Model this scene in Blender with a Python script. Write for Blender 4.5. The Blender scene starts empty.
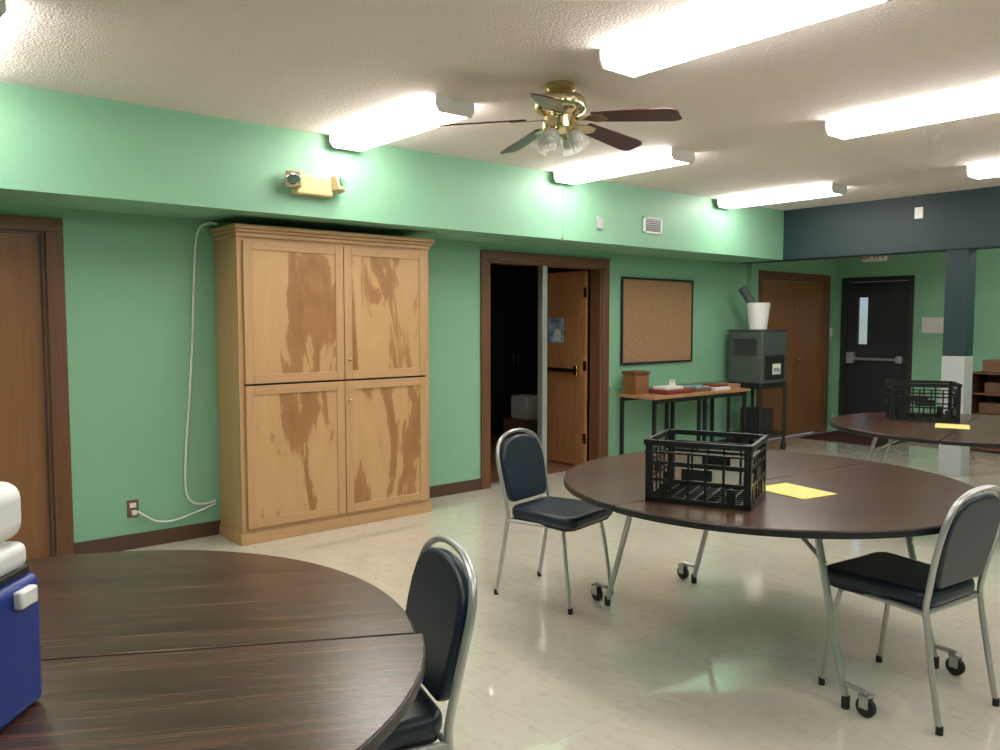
import bpy, bmesh, math, random
from mathutils import Vector, Matrix
random.seed(3)
S = bpy.context.scene
COL = S.collection
rad = math.radians
S.view_settings.view_transform = 'Standard'

# ------------------------------------------------------------------ materials
def _new(name):
    m = bpy.data.materials.new(name); m.use_nodes = True
    nt = m.node_tree
    return m, nt, nt.nodes, nt.links, nt.nodes['Principled BSDF']

def plain(name, col, rough=.5, metal=0, noise=0.06, scale=6, bump=0, bscale=80, spec=.5, coat=0, bdist=.01):
    m, nt, N, L, b = _new(name)
    tc = N.new('ShaderNodeTexCoord')
    n = N.new('ShaderNodeTexNoise'); n.inputs['Scale'].default_value = scale; n.inputs['Detail'].default_value = 4
    L.new(tc.outputs['Object'], n.inputs['Vector'])
    r = N.new('ShaderNodeValToRGB')
    r.color_ramp.elements[0].position = .3; r.color_ramp.elements[1].position = .7
    r.color_ramp.elements[0].color = (*[c*(1-noise) for c in col], 1)
    r.color_ramp.elements[1].color = (*[min(1, c*(1+noise)) for c in col], 1)
    L.new(n.outputs['Fac'], r.inputs['Fac']); L.new(r.outputs['Color'], b.inputs['Base Color'])
    b.inputs['Roughness'].default_value = rough; b.inputs['Metallic'].default_value = metal
    b.inputs['Specular IOR Level'].default_value = spec
    b.inputs['Coat Weight'].default_value = coat
    if bump:
        n2 = N.new('ShaderNodeTexNoise'); n2.inputs['Scale'].default_value = bscale; n2.inputs['Detail'].default_value = 3
        L.new(tc.outputs['Object'], n2.inputs['Vector'])
        bp = N.new('ShaderNodeBump'); bp.inputs['Strength'].default_value = bump; bp.inputs['Distance'].default_value = bdist
        L.new(n2.outputs['Fac'], bp.inputs['Height']); L.new(bp.outputs['Normal'], b.inputs['Normal'])
    return m

def wood(name, stops, sc=(1.5, 22, 22), rough=.4, fine=.35, coat=0, distort=1.2):
    m, nt, N, L, b = _new(name)
    tc = N.new('ShaderNodeTexCoord')
    mp = N.new('ShaderNodeMapping'); mp.inputs['Scale'].default_value = sc
    L.new(tc.outputs['Object'], mp.inputs['Vector'])
    n = N.new('ShaderNodeTexNoise'); n.inputs['Scale'].default_value = 1; n.inputs['Detail'].default_value = 7
    n.inputs['Roughness'].default_value = .6; n.inputs['Distortion'].default_value = distort
    L.new(mp.outputs['Vector'], n.inputs['Vector'])
    mp2 = N.new('ShaderNodeMapping'); mp2.inputs['Scale'].default_value = tuple(c*5 for c in sc)
    L.new(tc.outputs['Object'], mp2.inputs['Vector'])
    n2 = N.new('ShaderNodeTexNoise'); n2.inputs['Scale'].default_value = 1; n2.inputs['Detail'].default_value = 4
    L.new(mp2.outputs['Vector'], n2.inputs['Vector'])
    mx = N.new('ShaderNodeMix'); mx.data_type = 'FLOAT'; mx.inputs[0].default_value = fine
    L.new(n.outputs['Fac'], mx.inputs[2]); L.new(n2.outputs['Fac'], mx.inputs[3])
    r = N.new('ShaderNodeValToRGB'); cr = r.color_ramp
    while len(cr.elements) < len(stops): cr.elements.new(.5)
    for e, (p, c) in zip(cr.elements, stops): e.position = p; e.color = (*c, 1)
    L.new(mx.outputs[0], r.inputs['Fac']); L.new(r.outputs['Color'], b.inputs['Base Color'])
    b.inputs['Roughness'].default_value = rough; b.inputs['Coat Weight'].default_value = coat
    return m

def emis(name, col, st):
    m, nt, N, L, b = _new(name)
    b.inputs['Base Color'].default_value = (.9, .9, .88, 1)
    b.inputs['Emission Color'].default_value = (*col, 1); b.inputs['Emission Strength'].default_value = st
    return m

M = {}
M['green'] = plain('paint_green', (.225, .455, .29), .5, noise=.025, scale=1.5, bump=.06, bscale=120)
M['blue'] = plain('paint_navy', (.006, .027, .034), .5, noise=.05, bump=.06)
M['ceil'] = plain('ceiling_popcorn', (.77, .68, .63), .95, noise=.07, scale=110, bump=.55, bscale=85, bdist=.015)
M['white'] = plain('white_enamel', (.8, .8, .77), .4, noise=.02)
M['postwhite'] = plain('post_white', (.40, .42, .42), .5, noise=.03)
M['plastic_w'] = plain('white_plastic', (.78, .78, .76), .35, noise=.02)
M['trim'] = wood('trim_wood', [(.3, (.10, .040, .018)), (.7, (.18, .078, .036))], (25, 25, 1.2), .4)
M['trimh'] = wood('trim_wood_h', [(.3, (.10, .040, .018)), (.7, (.18, .078, .036))], (1.2, 25, 25), .4)
M['base'] = plain('baseboard_vinyl', (.080, .038, .023), .5)
M['door'] = wood('door_oak', [(.3, (.19, .080, .028)), (.7, (.27, .12, .047))], (14, 14, .7), .38, fine=.4)
M['doorscuff'] = wood('door_oak_worn', [(.3, (.28, .12, .045)), (.62, (.42, .20, .08)), (.72, (.62, .36, .18))], (9, 9, 1.5), .4, fine=.4)
M['birch'] = wood('birch_frame', [(.3, (.45, .262, .12)), (.7, (.56, .345, .172))], (16, 16, 1.0), .4, fine=.4)
M['birchh'] = wood('birch_frame_h', [(.3, (.45, .262, .12)), (.7, (.56, .345, .172))], (1.0, 16, 16), .4, fine=.4)
M['ply'] = wood('birch_plywood', [(.34, (.29, .135, .047)), (.455, (.37, .185, .070)), (.475, (.53, .32, .143)), (.75, (.60, .385, .187))], (3.6, 3.6, .9), .38, fine=.07, distort=.9)
M['lam'] = wood('walnut_laminate', [(.32, (.022, .010, .007)), (.44, (.046, .022, .015)), (.56, (.085, .040, .026)), (.70, (.17, .085, .052))], (1.2, 34, 34), .27, fine=.34, distort=.8)
M['edge'] = plain('table_edge', (.012, .010, .010), .35)
M['navy'] = plain('navy_vinyl', (.008, .017, .034), .36, noise=.15, bump=.10, bscale=220)
M['steel'] = plain('painted_steel', (.48, .48, .48), .32, metal=.7, noise=.04)
M['alu'] = plain('aluminium', (.5, .52, .52), .35, metal=.7)
M['chrome'] = plain('chrome', (.7, .7, .7), .15, metal=1)
M['brass'] = plain('brass', (.66, .56, .33), .14, metal=1, noise=.05)
M['rub'] = plain('black_rubber', (.012, .012, .012), .6)
M['blackp'] = plain('black_plastic', (.006, .006, .007), .38)
M['blackm'] = plain('black_metal', (.010, .010, .011), .4)
M['cherry'] = wood('blade_cherry', [(.3, (.045, .007, .011)), (.7, (.09, .016, .020))], (3, 30, 30), .28)
M['bluec'] = plain('cooler_blue', (.008, .032, .24), .35, noise=.05)
M['cork'] = plain('cork', (.34, .20, .105), .9, noise=.22, scale=90, bump=.3, bscale=200)
M['paper'] = plain('paper', (.72, .71, .66), .8, noise=.03, scale=30)
M['ypaper'] = plain('yellow_paper', (.70, .63, .20), .8, noise=.22, scale=60)
M['card'] = plain('cardboard', (.18, .10, .052), .85)
M['mach'] = plain('machine_grey', (.080, .100, .090), .42, metal=.25)
M['dkdoor'] = plain('dark_metal_door', (.020, .024, .026), .45)
M['sidetop'] = wood('side_table_top', [(.3, (.32, .16, .07)), (.7, (.45, .25, .12))], (1.5, 20, 20), .4)
M['redbox'] = plain('red_brown', (.20, .035, .022), .5)
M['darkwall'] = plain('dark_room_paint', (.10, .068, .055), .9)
M['black'] = plain('void_shade_black', (.012, .011, .010), .9)  # black standing in for shade in the cabinet gap and the vent
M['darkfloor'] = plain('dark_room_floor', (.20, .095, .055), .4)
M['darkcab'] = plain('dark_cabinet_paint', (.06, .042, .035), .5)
M['mat'] = plain('door_mat', (.05, .014, .012), .95, bump=.4, bscale=300)
M['beige'] = plain('beige_plastic', (.58, .44, .21), .45)
M['tube'] = emis('diffuser', (1.0, .975, .94), 19.5)
M['fillglow'] = emis('fill_globe_glow', (1.0, .82, .65), 9.0)  # glow of the lamp added in the adjacent room
M['red'] = plain('sign_red', (.55, .02, .02), .5)
M['poster'] = plain('poster_print', (.25, .38, .50), .6, noise=.7, scale=14)

def glassmat(name, rough=.1, col=(1, 1, 1), tr=1.0):
    m, nt, N, L, b = _new(name)
    b.inputs['Base Color'].default_value = (*col, 1); b.inputs['Transmission Weight'].default_value = tr
    b.inputs['Roughness'].default_value = rough; b.inputs['IOR'].default_value = 1.3
    return m
M['glass'] = glassmat('frosted_glass', .25, (.95, .95, .92), .75)
M['pane'] = glassmat('window_glass', .0, (1, 1, 1), 1)

# floor: vinyl composition tile
m, nt, N, L, b = _new('vct_floor')
tc = N.new('ShaderNodeTexCoord')
br = N.new('ShaderNodeTexBrick'); br.offset = 0; br.squash = 1
br.inputs['Scale'].default_value = 1; br.inputs['Brick Width'].default_value = .305; br.inputs['Row Height'].default_value = .305
br.inputs['Mortar Size'].default_value = .0014; br.inputs['Mortar Smooth'].default_value = .3; br.inputs['Bias'].default_value = 0
br.inputs['Color1'].default_value = (.645, .61, .505, 1); br.inputs['Color2'].default_value = (.67, .635, .53, 1)
br.inputs['Mortar'].default_value = (.53, .50, .40, 1)
L.new(tc.outputs['Object'], br.inputs['Vector'])
n = N.new('ShaderNodeTexNoise'); n.inputs['Scale'].default_value = 30; n.inputs['Detail'].default_value = 6
mpf = N.new('ShaderNodeMapping'); mpf.inputs['Scale'].default_value = (1, .55, 1)
L.new(tc.outputs['Object'], mpf.inputs['Vector']); L.new(mpf.outputs['Vector'], n.inputs['Vector'])
r = N.new('ShaderNodeValToRGB'); r.color_ramp.elements[0].position = .33; r.color_ramp.elements[0].color = (.92, .905, .88, 1)
r.color_ramp.elements[1].position = .48; r.color_ramp.elements[1].color = (1, 1, 1, 1)
L.new(n.outputs['Fac'], r.inputs['Fac'])
mx = N.new('ShaderNodeMix'); mx.data_type = 'RGBA'; mx.blend_type = 'MULTIPLY'; mx.inputs[0].default_value = 1
L.new(br.outputs['Color'], mx.inputs[6]); L.new(r.outputs['Color'], mx.inputs[7]); L.new(mx.outputs[2], b.inputs['Base Color'])
n3 = N.new('ShaderNodeTexNoise'); n3.inputs['Scale'].default_value = 2.2; n3.inputs['Detail'].default_value = 5
L.new(tc.outputs['Object'], n3.inputs['Vector'])
mr = N.new('ShaderNodeMapRange'); mr.inputs[3].default_value = .04; mr.inputs[4].default_value = .11
L.new(n3.outputs['Fac'], mr.inputs[0]); L.new(mr.outputs[0], b.inputs['Roughness'])
b.inputs['Specular IOR Level'].default_value = 1.0
b.inputs['Coat Weight'].default_value = .7; b.inputs['Coat Roughness'].default_value = .05
n4 = N.new('ShaderNodeTexNoise'); n4.inputs['Scale'].default_value = 4; n4.inputs['Detail'].default_value = 2
L.new(tc.outputs['Object'], n4.inputs['Vector'])
bp = N.new('ShaderNodeBump'); bp.inputs['Strength'].default_value = .10; bp.inputs['Distance'].default_value = .02
L.new(n4.outputs['Fac'], bp.inputs['Height']); L.new(bp.outputs['Normal'], b.inputs['Normal']); L.new(bp.outputs['Normal'], b.inputs['Coat Normal'])
M['floor'] = m

# ------------------------------------------------------------------ mesh builder
class MB:
    def __init__(s): s.v = []; s.f = []
    def box(s, lo, hi, mat=None):
        x0, y0, z0 = lo; x1, y1, z1 = hi
        p = [Vector(q) for q in [(x0,y0,z0),(x1,y0,z0),(x1,y1,z0),(x0,y1,z0),(x0,y0,z1),(x1,y0,z1),(x1,y1,z1),(x0,y1,z1)]]
        if mat is not None: p = [mat @ q for q in p]
        o = len(s.v); s.v += p
        s.f += [[o+i for i in q] for q in [(0,3,2,1),(4,5,6,7),(0,1,5,4),(1,2,6,5),(2,3,7,6),(3,0,4,7)]]
        return s
    def tube(s, pts, r, seg=10, smooth=0, closed=False, ry=None):
        P = [Vector(p) for p in pts]
        if smooth:
            Q = []; n = len(P); rng = n if closed else n-1
            for i in range(rng):
                if closed: a, b_, c, d = P[(i-1) % n], P[i], P[(i+1) % n], P[(i+2) % n]
                else: a, b_, c, d = P[max(i-1, 0)], P[i], P[i+1], P[min(i+2, n-1)]
                for k in range(smooth):
                    t = k/smooth
                    Q.append(.5*((2*b_)+(c-a)*t+(2*a-5*b_+4*c-d)*t*t+(3*b_-a-3*c+d)*t**3))
            if not closed: Q.append(P[-1])
            P = Q
        n = len(P); o = len(s.v); up = None
        for i in range(n):
            if closed: T = (P[(i+1) % n]-P[i-1])
            else: T = P[min(i+1, n-1)]-P[max(i-1, 0)]
            T.normalize()
            if up is None:
                up = Vector((0, 0, 1)) if abs(T.z) < .9 else Vector((0, 1, 0))
            up = (up - T*up.dot(T))
            if up.length < 1e-5: up = Vector((1, 0, 0)) - T*T.x
            up.normalize(); sd = T.cross(up)
            for k in range(seg):
                a = 2*math.pi*k/seg
                s.v.append(P[i]+up*(r*math.cos(a))+sd*((ry or r)*math.sin(a)))
        rr = n if closed else n-1
        for i in range(rr):
            j = (i+1) % n
            for k in range(seg):
                l = (k+1) % seg
                s.f.append([o+i*seg+k, o+j*seg+k, o+j*seg+l, o+i*seg+l][::-1])
        if not closed:
            s.f.append([o+k for k in range(seg)]); s.f.append([o+(n-1)*seg+k for k in range(seg)][::-1])
        return s
    def lathe(s, prof, seg=32, mat=None, c=(0, 0, 0)):
        o = len(s.v); n = len(prof); c = Vector(c)
        for (r_, z) in prof:
            for k in range(seg):
                a = 2*math.pi*k/seg; p = Vector((r_*math.cos(a), r_*math.sin(a), z))+c
                s.v.append(mat @ p if mat is not None else p)
        for i in range(n-1):
            for k in range(seg):
                l = (k+1) % seg
                s.f.append([o+i*seg+k, o+i*seg+l, o+(i+1)*seg+l, o+(i+1)*seg+k])
        s.f.append([o+k for k in range(seg)][::-1]); s.f.append([o+(n-1)*seg+k for k in range(seg)])
        return s
    def prism(s, outline, z0, z1, mat=None):
        o = len(s.v); n = len(outline)
        for z in (z0, z1):
            for (x, y) in outline:
                p = Vector((x, y, z)); s.v.append(mat @ p if mat is not None else p)
        s.f.append([o+i for i in range(n)][::-1]); s.f.append([o+n+i for i in range(n)])
        for i in range(n):
            j = (i+1) % n; s.f.append([o+i, o+j, o+n+j, o+n+i])
        return s
    def obj(s, name, mat, parent=None, bevel=0, bseg=2, smooth=False, loc=None, rot=None):
        me = bpy.data.meshes.new(name); me.from_pydata([tuple(v) for v in s.v], [], s.f); me.update()
        bm = bmesh.new(); bm.from_mesh(me); bmesh.ops.recalc_face_normals(bm, faces=bm.faces); bm.to_mesh(me); bm.free()
        ob = bpy.data.objects.new(name, me); COL.objects.link(ob)
        me.materials.append(mat)
        if smooth or bevel:
            for p in me.polygons: p.use_smooth = True
            try: me.set_sharp_from_angle(angle=rad(40 if not bevel else 60))
            except Exception: pass
        if bevel:
            md = ob.modifiers.new('bevel', 'BEVEL'); md.width = bevel; md.segments = bseg; md.limit_method = 'ANGLE'; md.angle_limit = rad(40)
            md.harden_normals = False
        if parent: ob.parent = parent
        if loc: ob.location = loc
        if rot: ob.rotation_euler = rot
        return ob

def empty(name, loc=(0, 0, 0), rz=0):
    e = bpy.data.objects.new(name, None); e.empty_display_size = .1; COL.objects.link(e)
    e.location = loc; e.rotation_euler = (0, 0, rz); return e

def box1(name, lo, hi, mat, parent=None, bevel=0, bseg=2):
    c = [(a+b_)/2 for a, b_ in zip(lo, hi)]
    return MB().box([a-k for a, k in zip(lo, c)], [a-k for a, k in zip(hi, c)]).obj(name, mat, parent, bevel, bseg, loc=c)

# ------------------------------------------------------------------ room shell
X0, X1 = -2.6, 10.8
Y0, Y1 = -3.4, 5.6
H = 2.75; ZS = 2.2; YS = 4.97; XB = 8.38; T = .14
box1('floor', (X0-T, Y0-T, -.1), (X1+T, Y1+T, 0), M['floor'])
box1('ceiling', (X0-T, Y0-T, H), (X1+T, Y1+T, H+.1), M['ceil'])
DH = 2.05
wl = MB()
for a, b_ in [(X0, .18), (1.09, 4.6), (6.07, 8.96), (10.58, X1+T)]:
    wl.box((a, Y1, 0), (b_, Y1+T, DH))
wl.box((X0, Y1, DH), (X1+T, Y1+T, H))
wl.obj('wall_left', M['green'])
wb = MB()
DY0, DY1 = 4.60, 5.44
wb.box((X1, DY1, 0), (X1+T, Y1, H)); wb.box((X1, Y0, 0), (X1+T, DY0, H)); wb.box((X1, DY0, DH), (X1+T, DY1, H))
wb.obj('wall_back', M['green'])
box1('wall_right', (X0, Y0-T, 0), (X1+T, Y0, H), M['green'])
box1('wall_near', (X0-T, Y0-T, 0), (X0, Y1+T, H), M['green'])
box1('ceiling_soffit', (X0, YS, ZS), (XB, Y1, H), M['green'])
box1('ceiling_beam', (XB, Y0, ZS), (XB+.26, Y1, H), M['blue'])
col = empty('support_column', (8.51, 3.15, 0))
box1('shaft_upper', (-.10, -.10, 1.17), (.10, .10, ZS), M['blue'], col)
box1('shaft_lower', (-.105, -.105, 0), (.105, .105, 1.17), M['postwhite'], col, .004)
bb = MB()
for a, b_ in [(X0, .08), (1.19, 4.5), (6.17, 8.86)]: bb.box((a, Y1-.012, 0), (b_, Y1, .10))
bb.obj('baseboard_left', M['base'])
bb = MB(); bb.box((X1-.012, Y0, 0), (X1, 4.54, .10)); bb.obj('baseboard_back', M['base'])
box1('trim_chair_rail', (6.2, Y1-.018, .80), (8.84, Y1, .84), M['green'], None, .004)

def casing(name, xa, xb, w=.10, top=DH):
    t = MB(); t.box((xa-w, Y1-.02, 0), (xa, Y1, top+.0)); t.box((xb, Y1-.02, 0), (xb+w, Y1, top))
    t.box((xa-.0, Y1, 0), (xa+.02, Y1+T, top)); t.box((xb-.02, Y1, 0), (xb, Y1+T, top))
    e = empty(name)
    t.obj('jambs', M['trim'], e, .004)
    t = MB(); t.box((xa-w, Y1-.02, top), (xb+w, Y1, top+.085)); t.box((xa+.02, Y1, top-.02), (xb-.02, Y1+T, top))
    t.obj('head', M['trimh'], e, .004)
casing('trim_door_left', .18, 1.09)
casing('trim_doorway', 4.6, 6.07)
casing('trim_double_door', 8.96, 10.58, w=.06)
d = empty('door_1', (.635, Y1+.06, 0))
box1('slab', (-.43, -.02, .01), (.43, .02, DH-.025), M['door'], d)
d = empty('door_2', (9.77, Y1+.03, 0))
box1('leaf_left', (-.785, -.02, .01), (-.003, .02, DH-.025), M['door'], d)
box1('leaf_right', (.003, -.02, .01), (.785, .02, DH-.025), M['door'], d)
MB().lathe([(.01, 0), (.01, .03), (.028, .04), (.028, .055), (.01, .065)], 16, Matrix.Rotation(rad(90), 4, 'X')).obj('knob', M['brass'], d, smooth=True, loc=(.06, -.02, 1.0))
d = empty('door_3', (6.02, Y1+T+.01, 0))
box1('slab', (-.02, .01, .01), (.02, .72, DH-.03), M['doorscuff'], d)
box1('push_bar', (-.07, .12, .98), (-.035, .62, 1.02), M['brass'], d, .006)
box1('bar_end_1', (-.07, .08, .95), (-.018, .13, 1.05), M['brass'], d, .006)
box1('bar_end_2', (-.07, .60, .95), (-.018, .65, 1.05), M['brass'], d, .006)
box1('poster', (-.024, .32, 1.28), (-.0205, .55, 1.54), M['poster'], d)
box1('poster_sheet', (-.0255, .36, 1.30), (-.024, .46, 1.42), M['paper'], d)
MB().box((-.026, -.012, .25), (-.0195, .03, .35)).box((-.026, -.012, 1.0), (-.0195, .03, 1.1)).box((-.026, -.012, 1.75), (-.0195, .03, 1.85)).obj('hinges', M['brass'], d)
d = empty('trim_door_mullion', (5.29, Y1+.03, 0))
box1('post', (-.03, -.03, 0), (.03, .04, DH-.02), M['alu'], d, .004)
d = empty('door_4', (4.66, Y1+T+.01, 0))
box1('slab', (-.02, .01, .01), (.02, .66, DH-.03), M['door'], d)
# adjacent dim room
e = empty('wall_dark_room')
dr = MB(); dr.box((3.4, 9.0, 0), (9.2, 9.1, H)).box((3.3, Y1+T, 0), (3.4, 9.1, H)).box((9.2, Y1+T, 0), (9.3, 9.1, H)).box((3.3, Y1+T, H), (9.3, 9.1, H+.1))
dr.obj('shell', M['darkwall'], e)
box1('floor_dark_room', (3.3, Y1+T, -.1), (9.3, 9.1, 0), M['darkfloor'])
d = empty('added_fill_globe', (5.6, 6.9, H))  # unseen lamp, added to brighten what shows through the doorway
MB().lathe([(.06, 0), (.06, -.02), (.09, -.05), (.10, -.09), (.08, -.13), (.03, -.15)], 20).obj('globe', M['fillglow'], d, smooth=True)
d = empty('storage_box', (6.50, 7.2, 0))
box1('carton', (-.2, -.2, 0), (.2, .2, .34), M['card'], d, .005)
box1('tub', (-.13, -.15, .34), (.13, .15, .62), M['plastic_w'], d, .02)
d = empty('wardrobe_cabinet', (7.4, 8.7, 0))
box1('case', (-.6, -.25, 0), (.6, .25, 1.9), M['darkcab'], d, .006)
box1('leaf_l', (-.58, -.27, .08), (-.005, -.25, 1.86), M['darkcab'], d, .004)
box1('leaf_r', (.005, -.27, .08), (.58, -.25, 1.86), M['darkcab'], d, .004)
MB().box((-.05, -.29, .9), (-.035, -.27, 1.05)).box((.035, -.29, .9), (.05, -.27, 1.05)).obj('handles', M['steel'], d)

# metal exit door in back wall
e = empty('trim_metal_door')
t = MB(); t.box((X1-.02, DY0-.06, 0), (X1+T, DY0+.01, DH)).box((X1-.02, DY1-.01, 0), (X1+T, DY1+.06, DH)).box((X1-.02, DY0-.06, DH-.01), (X1+T, DY1+.06, DH+.05))
t.obj('frame', M['dkdoor'], e, .004)
d = empty('door_5', (X1+.05, 0, 0))
wy0, wy1, wz0, wz1 = 5.15, 5.28, 1.2, 1.83
t = MB(); t.box((-.02, DY0+.012, .01), (.02, wy0, DH-.015)).box((-.02, wy1, .01), (.02, DY1-.012, DH-.015)).box((-.02, wy0, .01), (.02, wy1, wz0)).box((-.02, wy0, wz1), (.02, wy1, DH-.015))
t.obj('slab', M['dkdoor'], d)
box1('glass', (-.003, wy0, wz0), (.003, wy1, wz1), M['pane'], d)
box1('push_bar', (-.09, 4.72, .985), (-.05, 5.34, 1.02), M['steel'], d, .008)
box1('latch_case', (-.10, 5.30, .94), (-.02, 5.40, 1.09), M['alu'], d, .008)
box1('bar_end', (-.09, 4.66, .96), (-.02, 4.74, 1.05), M['alu'], d, .008)
box1('closer', (-.07, 4.9, 1.93), (-.02, 5.2, 1.98), M['dkdoor'], d, .006)
box1('pull', (-.03, 4.8, .6), (-.02, 4.82, .75), M['alu'], d)
d = empty('exit_sign', (X1-.03, 5.05, 2.40))
box1('case', (-.03, -.16, -.10), (.03, .16, .10), M['white'], d, .008)
tx = bpy.data.curves.new('letters', 'FONT'); tx.body = 'EXIT'; tx.size = .17; tx.extrude = .002; tx.align_x = 'CENTER'; tx.align_y = 'CENTER'
to = bpy.data.objects.new('letters', tx); COL.objects.link(to); tx.materials.append(M['red'])
to.parent = d; to.location = (-.033, 0, -.005); to.rotation_euler = (rad(90), 0, rad(-90))
box1('wall_notice', (X1-.012, 4.17, 1.36), (X1, 4.43, 1.56), M['paper'])
box1('door_mat', (9.7, 4.4, 0), (10.65, 5.45, .012), M['mat'])
box1('light_switch', (10.66, Y1-.008, 1.3), (10.74, Y1, 1.42), M['plastic_w'], None, .002)

# ------------------------------------------------------------------ fluorescent fixtures
def fixture(x, y):
    e = empty('fluorescent_light_fixture', (x, y, H))
    h = .61
    MB().box((-.07, -h+.01, -.02), (.07, h-.01, 0)).obj('pan', M['white'], e)
    out = [(-.13, -.018), (-.128, -.05), (-.105, -.082), (.105, -.082), (.128, -.05), (.13, -.018)]
    m4 = Matrix(((1, 0, 0, 0), (0, 0, 1, 0), (0, 1, 0, 0), (0, 0, 0, 1)))
    MB().prism(out, -h+.012, h-.012, m4).obj('diffuser', M['tube'], e)
    out2 = [(-.134, 0), (-.134, -.052), (-.11, -.087), (.11, -.087), (.134, -.052), (.134, 0)]
    MB().prism(out2, -h, -h+.012, m4).prism(out2, h-.012, h, m4).obj('end_caps', M['white'], e)
for x, y in [(.48, 4.29), (2.80, 4.31), (4.87, 4.31), (7.17, 4.31), (2.93, 2.0), (4.98, 2.0), (7.22, 2.0), (.62, 1.99), (.62, -.4), (2.93, -.4), (4.99, -.4), (7.15, -.4), (9.7, 2.2)]:  # entries after the visible grid are out of view, added to light the room
    fixture(x, y)

# ------------------------------------------------------------------ ceiling fan
fan = empty('ceiling_fan', (3.05, 3.12, H))
MB().lathe([(.075, 0), (.078, -.03), (.06, -.045), (.06, -.055), (.115, -.065), (.135, -.085), (.138, -.13), (.125, -.15), (.095, -.165), (.085, -.175), (.085, -.20), (.095, -.205), (.095, -.235), (.06, -.26), (.03, -.27)], 36).obj('motor_housing', M['brass'], fan, smooth=True)
for i in range(5):
    a = rad(-141.2+72*i)
    R = Matrix.Rotation(a, 4, 'Z')
    tilt = R @ Matrix.Translation((.0, 0, -.175)) @ Matrix.Rotation(rad(5.2), 4, 'Y') @ Matrix.Rotation(rad(-13), 4, 'X')
    w = [(.19, -.050), (.58, -.070), (.625, -.064), (.65, -.045), (.65, .045), (.625, .064), (.58, .070), (.19, .050)]
    MB().prism(w, -.004, .004).obj('blade_%d' % (i+1), M['cherry'], fan, .002).matrix_local = tilt
    br_ = [(.08, -.015), (.15, -.02), (.20, -.042), (.25, -.035), (.27, 0), (.25, .035), (.20, .042), (.15, .02), (.08, .015)]
    MB().prism(br_, -.010, -.004).obj('bracket_%d' % (i+1), M['brass'], fan, .001).matrix_local = tilt
for i in range(4):
    a = rad(20+90*i)
    Mx = Matrix.Rotation(a, 4, 'Z') @ Matrix.Translation((.055, 0, -.235)) @ Matrix.Rotation(rad(-38), 4, 'Y')
    MB().lathe([(.02, .0), (.022, -.03), (.026, -.035)], 20, Mx).obj('socket_%d' % (i+1), M['brass'], fan, smooth=True)
    MB().lathe([(.024, -.03), (.036, -.045), (.044, -.075), (.047, -.10), (.054, -.12), (.051, -.12), (.044, -.10), (.041, -.075), (.033, -.048), (.02, -.035)], 24, Mx).obj('shade_%d' % (i+1), M['glass'], fan, smooth=True)
    MB().lathe([(.008, -.035), (.022, -.06), (.025, -.08), (.015, -.1), (.003, -.105)], 16, Mx).obj('bulb_%d' % (i+1), M['plastic_w'], fan, smooth=True)
MB().tube([(.02, .0, -.26), (.02, .0, -.80)], .0010, 6).tube([(-.02, .01, -.26), (-.02, .01, -.42)], .0010, 6).obj('pull_chains', M['steel'], fan)
MB().lathe([(.001, -.815), (.004, -.81), (.005, -.80), (.002, -.79)], 12, c=(.02, 0, 0)).obj('pull_knob', M['brass'], fan, smooth=True)

# ------------------------------------------------------------------ soffit items
e = empty('emergency_light', (2.53, YS, 2.40))
box1('body', (-.12, -.075, -.07), (.15, 0.004, .06), M['beige'], e, .012)
for k, (x, yy, ax, az) in enumerate([(-.14, -.085, 100, -28), (.185, -.06, 75, 35)]):
    Mx = Matrix.Translation((x, yy, .02)) @ Matrix.Rotation(rad(az), 4, 'Z') @ Matrix.Rotation(rad(ax), 4, 'X')
    t = MB().box((-.052, -.052, -.03), (.052, .052, .035), Mx)
    t.obj('lamp_%d' % (k+1), M['beige'], e, .012, 3)
    MB().lathe([(.040, .034), (.044, .040), (.036, .044), (.001, .036)], 20, Mx).obj('lens_%d' % (k+1), M['chrome'], e, smooth=True)
box1('thermostat', (5.31, YS-.02, 2.32), (5.38, YS+.003, 2.43), M['steel'], None, .004)
e = empty('air_vent', (6.08, YS, 2.41))
t = MB(); t.box((-.13, -.015, -.075), (.13, 0, -.06)).box((-.13, -.015, .06), (.13, 0, .075)).box((-.13, -.015, -.075), (-.112, 0, .075)).box((.112, -.015, -.075), (.13, 0, .075))
t.obj('frame', M['white'], e)
t = MB()
for i in range(6): t.box((-.112, -.010, -.050+i*.019), (.112, -.002, -.046+i*.019))
t.obj('louvers', M['steel'], e)
box1('louver_shade', (-.112, -.002, -.06), (.112, 0, .06), M['black'], e)  # black sheet painted as the shade behind the louvers
box1('wall_door_chime', (XB-.02, 3.46, 2.52), (XB+.003, 3.54, 2.63), M['plastic_w'], None, .004)

# ------------------------------------------------------------------ cabinet
cab = empty('storage_cabinet', (2.13, 5.2, 0))
W, D = 1.53, .385
t = MB(); t.box((0, .02, .0), (.02, D, 2.07)).box((W-.02, .02, 0), (W, D, 2.07)); t.obj('sides', M['birch'], cab)
t = MB(); t.box((.02, .02, .05), (W-.02, D, .07)).box((.02, .02, 2.05), (W-.02, D, 2.07)).box((.02, D-.01, .07), (W-.02, D, 2.05)); t.obj('carcass', M['birchh'], cab)
t = MB(); t.box((0, 0, .0), (.035, .02, 2.07)).box((W-.035, 0, 0), (W, .02, 2.07)); t.obj('stiles', M['birch'], cab)
t = MB(); t.box((.035, 0, 0), (W-.035, .02, .10)).box((.035, 0, 2.03), (W-.035, .02, 2.07)).box((.035, 0, 1.07), (W-.035, .02, 1.095)); t.obj('rails', M['birchh'], cab)
t = MB(); t.box((-.01, -.015, 2.06), (W+.01, D, 2.09)).box((-.02, -.03, 2.09), (W+.025, D, 2.112)).box((-.03, -.045, 2.112), (W+.04, D, 2.14)); t.obj('crown', M['birchh'], cab, .006, 3)
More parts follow.
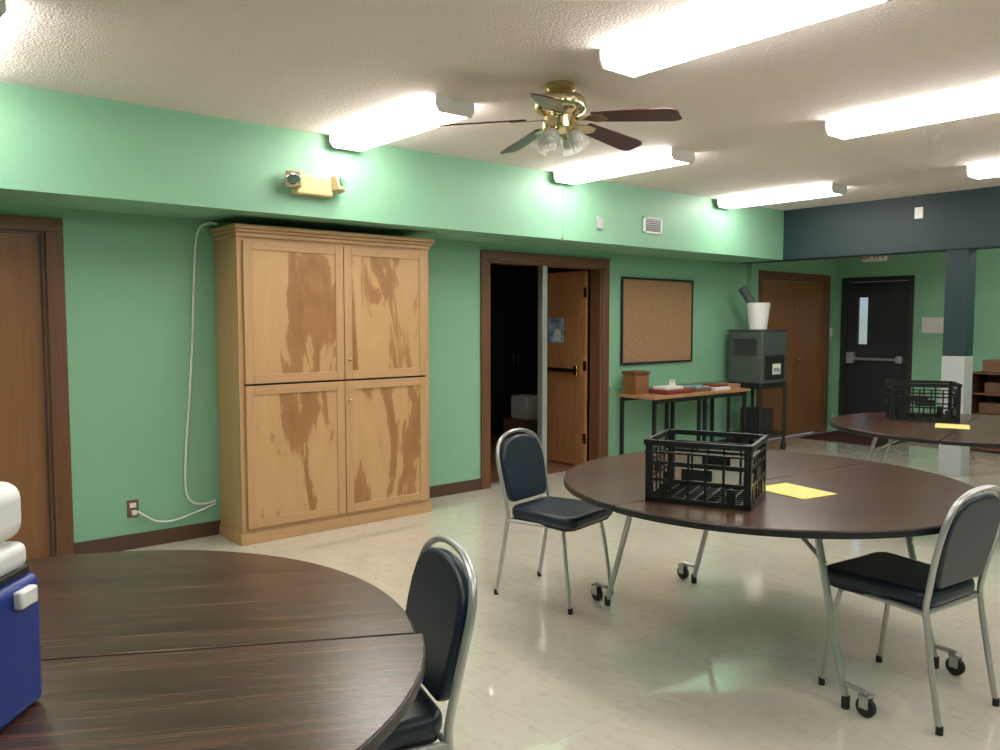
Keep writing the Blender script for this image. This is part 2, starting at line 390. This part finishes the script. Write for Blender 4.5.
t = MB(); t.box((-.012, -.012, 0), (W+.012, D, .075)); t.obj('plinth', M['birchh'], cab, .004)
k = 0
for (xa, xb) in [(.035, .775), (.781, W-.035)]:
    for (za, zb) in [(.105, 1.072), (1.086, 2.04)]:
        k += 1; fw = .062
        t = MB(); t.box((xa, -.02, za), (xa+fw, -.001, zb)).box((xb-fw, -.02, za), (xb, -.001, zb)); t.obj('door_%d_stiles' % k, M['birch'], cab, .003)
        t = MB(); t.box((xa+fw, -.02, za), (xb-fw, -.001, za+fw)).box((xa+fw, -.02, zb-fw), (xb-fw, -.001, zb)); t.obj('door_%d_rails' % k, M['birchh'], cab, .003)
        ox, oz = k*3.7, k*5.3
        MB().box((xa+fw-ox, -.012, za+fw-oz), (xb-fw-ox, -.002, zb-fw-oz)).obj('door_%d_panel' % k, M['ply'], cab, loc=(ox, 0, oz))
        kz = za+.14 if za > 1 else zb-.14
        if xa > .1:
            MB().lathe([(.006, 0), (.006, .012), (.013, .018), (.013, .026), (.004, .03)], 14, Matrix.Translation((xa+.03, -.02, kz)) @ Matrix.Rotation(rad(90), 4, 'X')).obj('knob_%d' % k, M['brass'], cab, smooth=True)
MB().box((.035, -.006, 1.071), (W-.035, .001, 1.087)).obj('painted_gap_shadow', M['black'], cab)  # black strip painted as the shade between upper and lower doors
e = empty('wire_hanger', (2.85, 5.3, 2.14))
MB().tube([(-.2, 0, .003), (0, .0, .045), (.2, 0, .003), (-.2, 0, .003)], .0022, 6).tube([(0, 0, .045), (0, 0, .055)], .002, 6).obj('wire', M['blackm'], e)

# cord + outlet
e = empty('extension_cord', (0, 0, 0))
yy = Y1-.012
MB().tube([(2.12, 5.50, 2.165), (2.075, 5.54, 2.175), (2.01, yy-.01, 2.10), (1.985, yy, 1.8), (1.965, yy, 1.4), (1.935, yy, 1.0), (1.90, yy, .6), (1.895, yy, .35), (1.94, yy, .255), (2.03, yy, .235), (2.10, yy, .245)], .0075, 8, 8).tube(
        [(2.10, yy, .225), (1.98, yy, .19), (1.82, yy-.01, .155), (1.70, yy-.01, .165), (1.62, yy-.02, .215), (1.57, yy-.03, .255)], .0065, 8, 8).obj('cable', M['plastic_w'], e, smooth=True)
e = empty('wall_outlet', (1.55, Y1, .27))
box1('plate', (-.036, -.008, -.058), (.036, 0, .058), M['card'], e, .003)
box1('plug', (-.012, -.038, -.04), (.018, -.008, -.01), M['plastic_w'], e, .004)
t = MB().box((-.02, -.011, .008), (.02, -.0079, .038)); t.obj('receptacle', M['plastic_w'], e)

# ------------------------------------------------------------------ bulletin board
e = empty('bulletin_board', (6.955, Y1, 1.51))
hw, hh, fw = .60, .455, .022
box1('cork', (-hw+fw, -.016, -hh+fw), (hw-fw, -.002, hh-fw), M['cork'], e)
t = MB(); t.box((-hw, -.028, -hh), (hw, 0, -hh+fw)).box((-hw, -.028, hh-fw), (hw, 0, hh)).box((-hw, -.028, -hh+fw), (-hw+fw, 0, hh-fw)).box((hw-fw, -.028, -hh+fw), (hw, 0, hh-fw)); t.obj('frame', M['blackm'], e, .006)
e = empty('wall_conduit', (8.66, Y1-.012, 0))
MB().tube([(0, 0, .86), (0, 0, ZS)], .010, 8).tube([(.05, 0, .86), (.05, 0, ZS)], .007, 8).obj('pipe', M['green'], e, smooth=True)

# ------------------------------------------------------------------ side table
e = empty('side_table', (7.075, 5.30, 0))
box1('top', (-.825, -.25, .735), (.825, .25, .765), M['sidetop'], e, .004)
t = MB()
for x in (-.78, -.05, .05, .78):
    for y in (-.21, .21): t.box((x-.016, y-.016, 0), (x+.016, y+.016, .735))
for x in (-.78, -.05, .05, .78): t.box((x-.012, -.21, .1), (x+.012, .21, .125))
t.box((-.78, -.222, .69), (.78, -.198, .735)).box((-.78, .198, .69), (.78, .222, .735))
t.obj('frame', M['blackm'], e)
e = empty('wooden_box', (6.40, 5.42, .765))
box1('body', (-.10, -.09, 0), (.10, .09, .20), M['door'], e, .006)
box1('lid', (-.11, -.10, .20), (.11, .10, .235), M['trim'], e, .008)
e = empty('craft_supplies', (0, 0, .765))
box1('tray_a', (6.52, 5.10, 0), (6.92, 5.38, .045), M['redbox'], e, .006)
box1('tray_b', (6.56, 5.15, .045), (6.84, 5.33, .075), M['paper'], e, .004)
box1('book_a', (7.0, 5.12, 0), (7.28, 5.36, .04), M['card'], e, .003)
box1('book_b', (7.32, 5.1, 0), (7.60, 5.32, .035), M['paper'], e, .003)
box1('book_c', (7.36, 5.12, .035), (7.58, 5.30, .06), M['redbox'], e, .003)
box1('book_d', (7.63, 5.14, 0), (7.85, 5.36, .05), M['sidetop'], e, .003)
box1('book_e', (7.05, 5.14, .04), (7.26, 5.32, .055), M['poster'], e, .002)
for i, x in enumerate((6.98, 7.03)):
    MB().lathe([(.022, 0), (.022, .08), (.01, .095), (.01, .12)], 14).obj('bottle_%d' % i, M['plastic_w'], e, smooth=True, loc=(x, 5.43, 0))

# ------------------------------------------------------------------ machine on cart + bucket
e = empty('ice_shaver_machine', (8.39, 5.275, 0))
box1('housing', (-.26, -.225, .80), (.26, .225, 1.40), M['mach'], e, .012)
box1('lid', (-.27, -.235, 1.40), (.27, .235, 1.415), M['mach'], e, .004)
t = MB()
for i in range(9): t.box((-.264, -.15, 1.12+i*.022), (-.2605, .15, 1.13+i*.022))
t.obj('vents', M['blackm'], e)
box1('front_panel', (-.20, -.229, .84), (.20, -.224, 1.12), M['blackm'], e)
box1('label', (-.05, -.233, .9), (.12, -.229, 1.02), M['paper'], e)
box1('label_print', (-.03, -.235, .92), (.10, -.233, .97), M['poster'], e)
t = MB()
for x in (-.25, .25):
    for y in (-.21, .21):
        t.tube([(x, y, .08), (x, y, .80)], .02, 8)
t.tube([(-.25, -.21, .2), (.25, -.21, .2)], .012).tube([(-.25, .21, .2), (.25, .21, .2)], .012).tube([(-.25, -.21, .2), (-.25, .21, .2)], .012).tube([(.25, -.21, .2), (.25, .21, .2)], .012)
t.box((-.25, -.21, .19), (.25, .21, .21)).box((-.25, -.21, .74), (.25, .21, .80))
t.obj('stand', M['blackm'], e)
t = MB()
for x in (-.25, .25):
    for y in (-.21, .21):
        t.lathe([(.03, -.018), (.045, -.014), (.045, .014), (.03, .018)], 18, Matrix.Translation((x, y, .045)) @ Matrix.Rotation(rad(90), 4, 'X'))
t.obj('casters', M['rub'], e, smooth=True)
box1('drip_tank', (-.15, -.15, .21), (.12, .12, .50), M['dkdoor'], e, .01)
bu = empty('plastic_bucket', (8.30, 5.22, 1.415))
MB().lathe([(.10, 0), (.128, .26), (.135, .26), (.135, .275), (.128, .275), (.128, .30), (.133, .305), (.122, .305), (.095, .01)], 28).obj('shell', M['plastic_w'], bu, smooth=True)
MB().tube([(.06, -.03, .03), (-.06, .06, .32), (-.14, .13, .48)], .05, 14).obj('tube', M['mach'], bu, smooth=True)

# cubby shelf with cartons by the back wall
e = empty('wooden_cubby_shelf', (10.45, 3.10, 0))
t = MB()
for y in (-.55, -.18, .18, .53): t.box((-.2, y, 0), (.3, y+.02, .90))
for z in (.02, .42, .66, .90): t.box((-.2, -.55, z), (.3, .55, z+.02))
t.box((.28, -.55, 0), (.3, .55, .92))
t.obj('frame', M['trimh'], e)
t = MB()
for (y, z, w_, h_) in [(-.5, .44, .28, .16), (-.13, .44, .26, .18), (.22, .44, .25, .12), (-.5, .68, .26, .16), (-.12, .68, .27, .18), (.22, .68, .20, .12), (.22, .04, .27, .3), (-.12, .04, .27, .3)]:
    t.box((-.12, y, z), (.25, y+w_, z+h_))
t.obj('cartons', M['card'], e, .004)
t = MB().box((-.12, .1, .92), (.2, .45, 1.06), ); t.obj('carton_top', M['card'], e, .004)

# ------------------------------------------------------------------ round folding tables
def half(R, side, nseg=40):
    pts = []
    for i in range(nseg+1):
        a = math.pi*i/nseg
        pts.append((R*math.cos(a), side*(R*math.sin(a)+.004)))
    return pts
def table(x, y, rz, R=.9, shift=0.0, z=.74):
    e = empty('round_folding_table', (x, y, 0), rz)
    for s, nm in ((1, 'a'), (-1, 'b')):
        dx = shift if s < 0 else 0
        o = MB().prism(half(R, s), z-.006, z).obj('top_half_'+nm, M['lam'], e, .002); o.location.x = dx
        o = MB().prism(half(R+.004, s), z-.030, z-.003)
        o = o.obj('edge_band_'+nm, M['edge'], e, .003); o.location.x = dx
        t = MB()
        wh = .80 if s > 0 else .755
        ft = wh-.085
        for sx in (-1, 1):
            px = sx*.31
            t.tube([(px, s*.50, z-.035), (px+sx*.02, s*ft, .03)], .0145, 10)
            t.tube([(px+sx*.006, s*.56, z-.21), (px*.8, s*.26, z-.04)], .009, 8)
            t.tube([(px+sx*.02, s*ft, .095), (px+sx*.02, s*wh, .095)], .010, 8)
            t.box((px+sx*.02-.02, s*wh-.022, .082), (px+sx*.02+.02, s*wh+.022, .09))
            t.box((px+sx*.02-.02, s*wh-.018, .036), (px+sx*.02-.016, s*wh+.018, .09))
            t.box((px+sx*.02+.016, s*wh-.018, .036), (px+sx*.02+.02, s*wh+.018, .09))
        t.tube([(-.31, s*.51, z-.06), (.31, s*.51, z-.06)], .011, 8)
        t.box((-.55, s*.05-.01, z-.05), (.55, s*.05+.01, z-.03)); t.box((-.34, min(s*.1, s*.6), z-.045), (-.28, max(s*.1, s*.6), z-.03)); t.box((.28, min(s*.1, s*.6), z-.045), (.34, max(s*.1, s*.6), z-.03))
        o = t.obj('leg_frame_'+nm, M['steel'], e, smooth=True); o.location.x = dx
        t = MB()
        for sx in (-1, 1):
            px = sx*.33
            t.lathe([(.030, -.013), (.038, -.009), (.038, .009), (.030, .013)], 20, Matrix.Translation((px, s*wh, .038)) @ Matrix.Rotation(rad(90), 4, 'Y'))
            t.lathe([(.016, 0), (.016, .05)], 12, c=(px, s*ft, 0))
        o = t.obj('casters_'+nm, M['rub'], e, smooth=True); o.location.x = dx
    return e
table(.313, 2.05, rad(-29.4), .89, .02)
table(3.402, 2.10, rad(34-40.2), .932, 0, .75)
table(6.40, 2.315, rad(12), .90)

# ------------------------------------------------------------------ chairs (face local +X)
def chair(x, y, rz):
    e = empty('banquet_chair', (x, y, 0), rz)
    P = [(-.255, -.205, .0), (-.215, -.20, .22), (-.185, -.195, .42), (-.19, -.195, .50), (-.222, -.205, .66), (-.248, -.200, .77), (-.263, -.165, .84), (-.272, -.09, .878), (-.275, 0, .888)]
    P2 = P + [(a, -b_, c) for a, b_, c in P[::-1][1:]]
    t = MB(); t.tube(P2, .010, 10, 6, ry=.012)
    for s in (-1, 1):
        t.tube([(.235, s*.205, 0), (.205, s*.20, .22), (.175, s*.185, .40), (.15, s*.18, .425), (-.185, s*.195, .425)], .0105, 10, 5)
    t.tube([(.17, -.185, .415), (.17, .185, .415)], .0095, 8)
    t.tube([(-.18, -.19, .425), (-.18, .19, .425)], .0095, 8)
    t.obj('frame', M['steel'], e, smooth=True)
    t = MB()
    for s in (-1, 1):
        t.lathe([(.013, 0), (.013, .03)], 12, c=(-.254, s*.205, 0)); t.lathe([(.013, 0), (.013, .03)], 12, c=(.234, s*.205, 0))
    t.obj('feet', M['rub'], e, smooth=True)
    def rr(hx0, hx1, wy0, wy1, r, n=6):
        pts = []
        cs = [(hx1, wy1, 0), (hx0, wy0, 90), (hx0, -wy0, 180), (hx1, -wy1, 270)]
        for (cx, cy, a0) in cs:
            sx = 1 if cx > 0 else -1; sy = 1 if cy > 0 else -1
            for i in range(n+1):
                a = rad(a0+90*i/n); pts.append((cx-sx*r+r*math.cos(a), cy-sy*r+r*math.sin(a)))
        return pts
    MB().prism(rr(-.19, .255, .185, .222, .06), .435, .50).obj('seat_cushion', M['navy'], e, .024, 5)
    MB().prism(rr(-.18, .235, .175, .205, .05), .425, .44).obj('seat_base', M['rub'], e)
    pr = [(.165, .03), (.178, .10), (.188, .19), (.186, .25), (.172, .30), (.145, .335), (.10, .358), (.05, .368)]
    o = [(a, b_) for a, b_ in pr] + [(0, .371)] + [(-a, b_) for a, b_ in pr[::-1]] + [(-.14, .012), (.14, .012)]
    ang = math.atan2(.080, .37)
    Mx = Matrix.Translation((-.192, 0, .50)) @ Matrix.Rotation(-ang, 4, 'Y') @ Matrix(((0, 0, 1, 0), (1, 0, 0, 0), (0, 1, 0, 0), (0, 0, 0, 1)))
    MB().prism(o, -.012, .030, Mx).obj('backrest', M['navy'], e, .014, 4)
    return e
chair(3.06, 3.15, rad(-78.5))
chair(3.30, 1.376, rad(83))
chair(1.06, 1.845, rad(165))

# ------------------------------------------------------------------ milk crates
def crate(x, y, z, rz, a=.18, b_=.18, h=.28):
    e = empty('milk_crate', (x, y, z), rz)
    t = MB(); w = .008
    for (z0, z1, o) in [(0, .022, 0), (h-.022, h, .006), (h-.055, h-.047, .002)]:
        t.box((-a-o, -b_-o, z0), (a+o, -b_+w, z1)).box((-a-o, b_-w, z0), (a+o, b_+o, z1)).box((-a-o, -b_+w, z0), (-a+w, b_-w, z1)).box((a-w, -b_+w, z0), (a+o, b_-w, z1))
    for sx in (-1, 1):
        for sy in (-1, 1):
            cx, cy = sx*(a-.014), sy*(b_-.014)
            t.box((cx-.014, cy-.014, 0), (cx+.014, cy+.014, h))
    def wall(hw, f):
        for u in (-.55, -.18, .18, .55):
            f(u*hw-.005, u*hw+.005, .02, h-.05)
        f(-hw, hw, h*.34, h*.34+.012); f(-hw, hw, h*.62, h*.62+.012)
        f(-hw*.32, hw*.32, h*.40, h*.57)
        f(-hw*.8, -hw*.62, h*.06, h*.30); f(hw*.62, hw*.8, h*.06, h*.30)
    for s in (-1, 1):
        wall(a-.02, lambda u0, u1, z0, z1: t.box((u0, s*b_-(.007 if s > 0 else 0), z0), (u1, s*b_+(.007 if s < 0 else 0), z1)))
        wall(b_-.02, lambda u0, u1, z0, z1: t.box((s*a-(.007 if s > 0 else 0), u0, z0), (s*a+(.007 if s < 0 else 0), u1, z1)))
    n = 9
    for i in range(1, n):
        u = -a+2*a*i/n; t.box((u-.004, -b_, .002), (u+.004, b_, .012))
        u = -b_+2*b_*i/n; t.box((-a, u-.004, .002), (a, u+.004, .012))
    t.obj('lattice_body', M['blackp'], e)
crate(2.885, 2.045, .751, rad(-67.3), .215, .185, .26)
crate(6.62, 2.70, .741, rad(-60), .24, .18, .29)

def sheet(name, x, y, z, rz, w, h, mat):
    e = empty(name, (x, y, z), rz)
    MB().box((-w/2, -h/2, 0), (w/2, h/2, .001)).obj('sheet', mat, e)
sheet('yellow_flyer', 3.29, 1.87, .7515, rad(-10), .22, .28, M['ypaper'])
sheet('yellow_flyer', 6.30, 2.35, .7415, rad(20), .28, .22, M['ypaper'])

# ------------------------------------------------------------------ cooler
e = empty('picnic_cooler', (.056, 1.736, .741), rad(49.8))
box1('body', (-.225, -.160, 0), (.228, .155, .265), M['bluec'], e, .02, 4)
box1('rim', (-.215, -.148, .262), (.212, .148, .285), M['blackp'], e, .008)
box1('lid', (-.215, -.157, .283), (.195, .157, .335), M['plastic_w'], e, .018, 4)
box1('lid_dome', (-.21, -.155, .340), (.20, .145, .455), M['plastic_w'], e, .035, 5)
box1('dome_core', (-.18, -.12, .33), (.17, .12, .36), M['plastic_w'], e)
box1('hinge', (.13, -.177, .215), (.185, -.158, .25), M['plastic_w'], e, .005)
box1('hinge_b', (-.185, -.177, .215), (-.13, -.158, .25), M['plastic_w'], e, .005)

# ------------------------------------------------------------------ world + camera
w = bpy.data.worlds.new('World'); S.world = w; w.use_nodes = True
bg = w.node_tree.nodes['Background']
sky = w.node_tree.nodes.new('ShaderNodeTexSky')
try:
    sky.sky_type = 'HOSEK_WILKIE'; sky.sun_direction = (.3, -.5, .8)
except Exception: pass
w.node_tree.links.new(sky.outputs[0], bg.inputs[0]); bg.inputs[1].default_value = 2.5
cam = bpy.data.cameras.new('camera'); co = bpy.data.objects.new('camera', cam); COL.objects.link(co)
co.location = (0, 0, 1.5); co.rotation_euler = (rad(90-3.75), 0, rad(-40.18))
cam.sensor_width = 36; cam.lens = 29.12; cam.clip_start = .05
S.camera = co
print('DONE build')
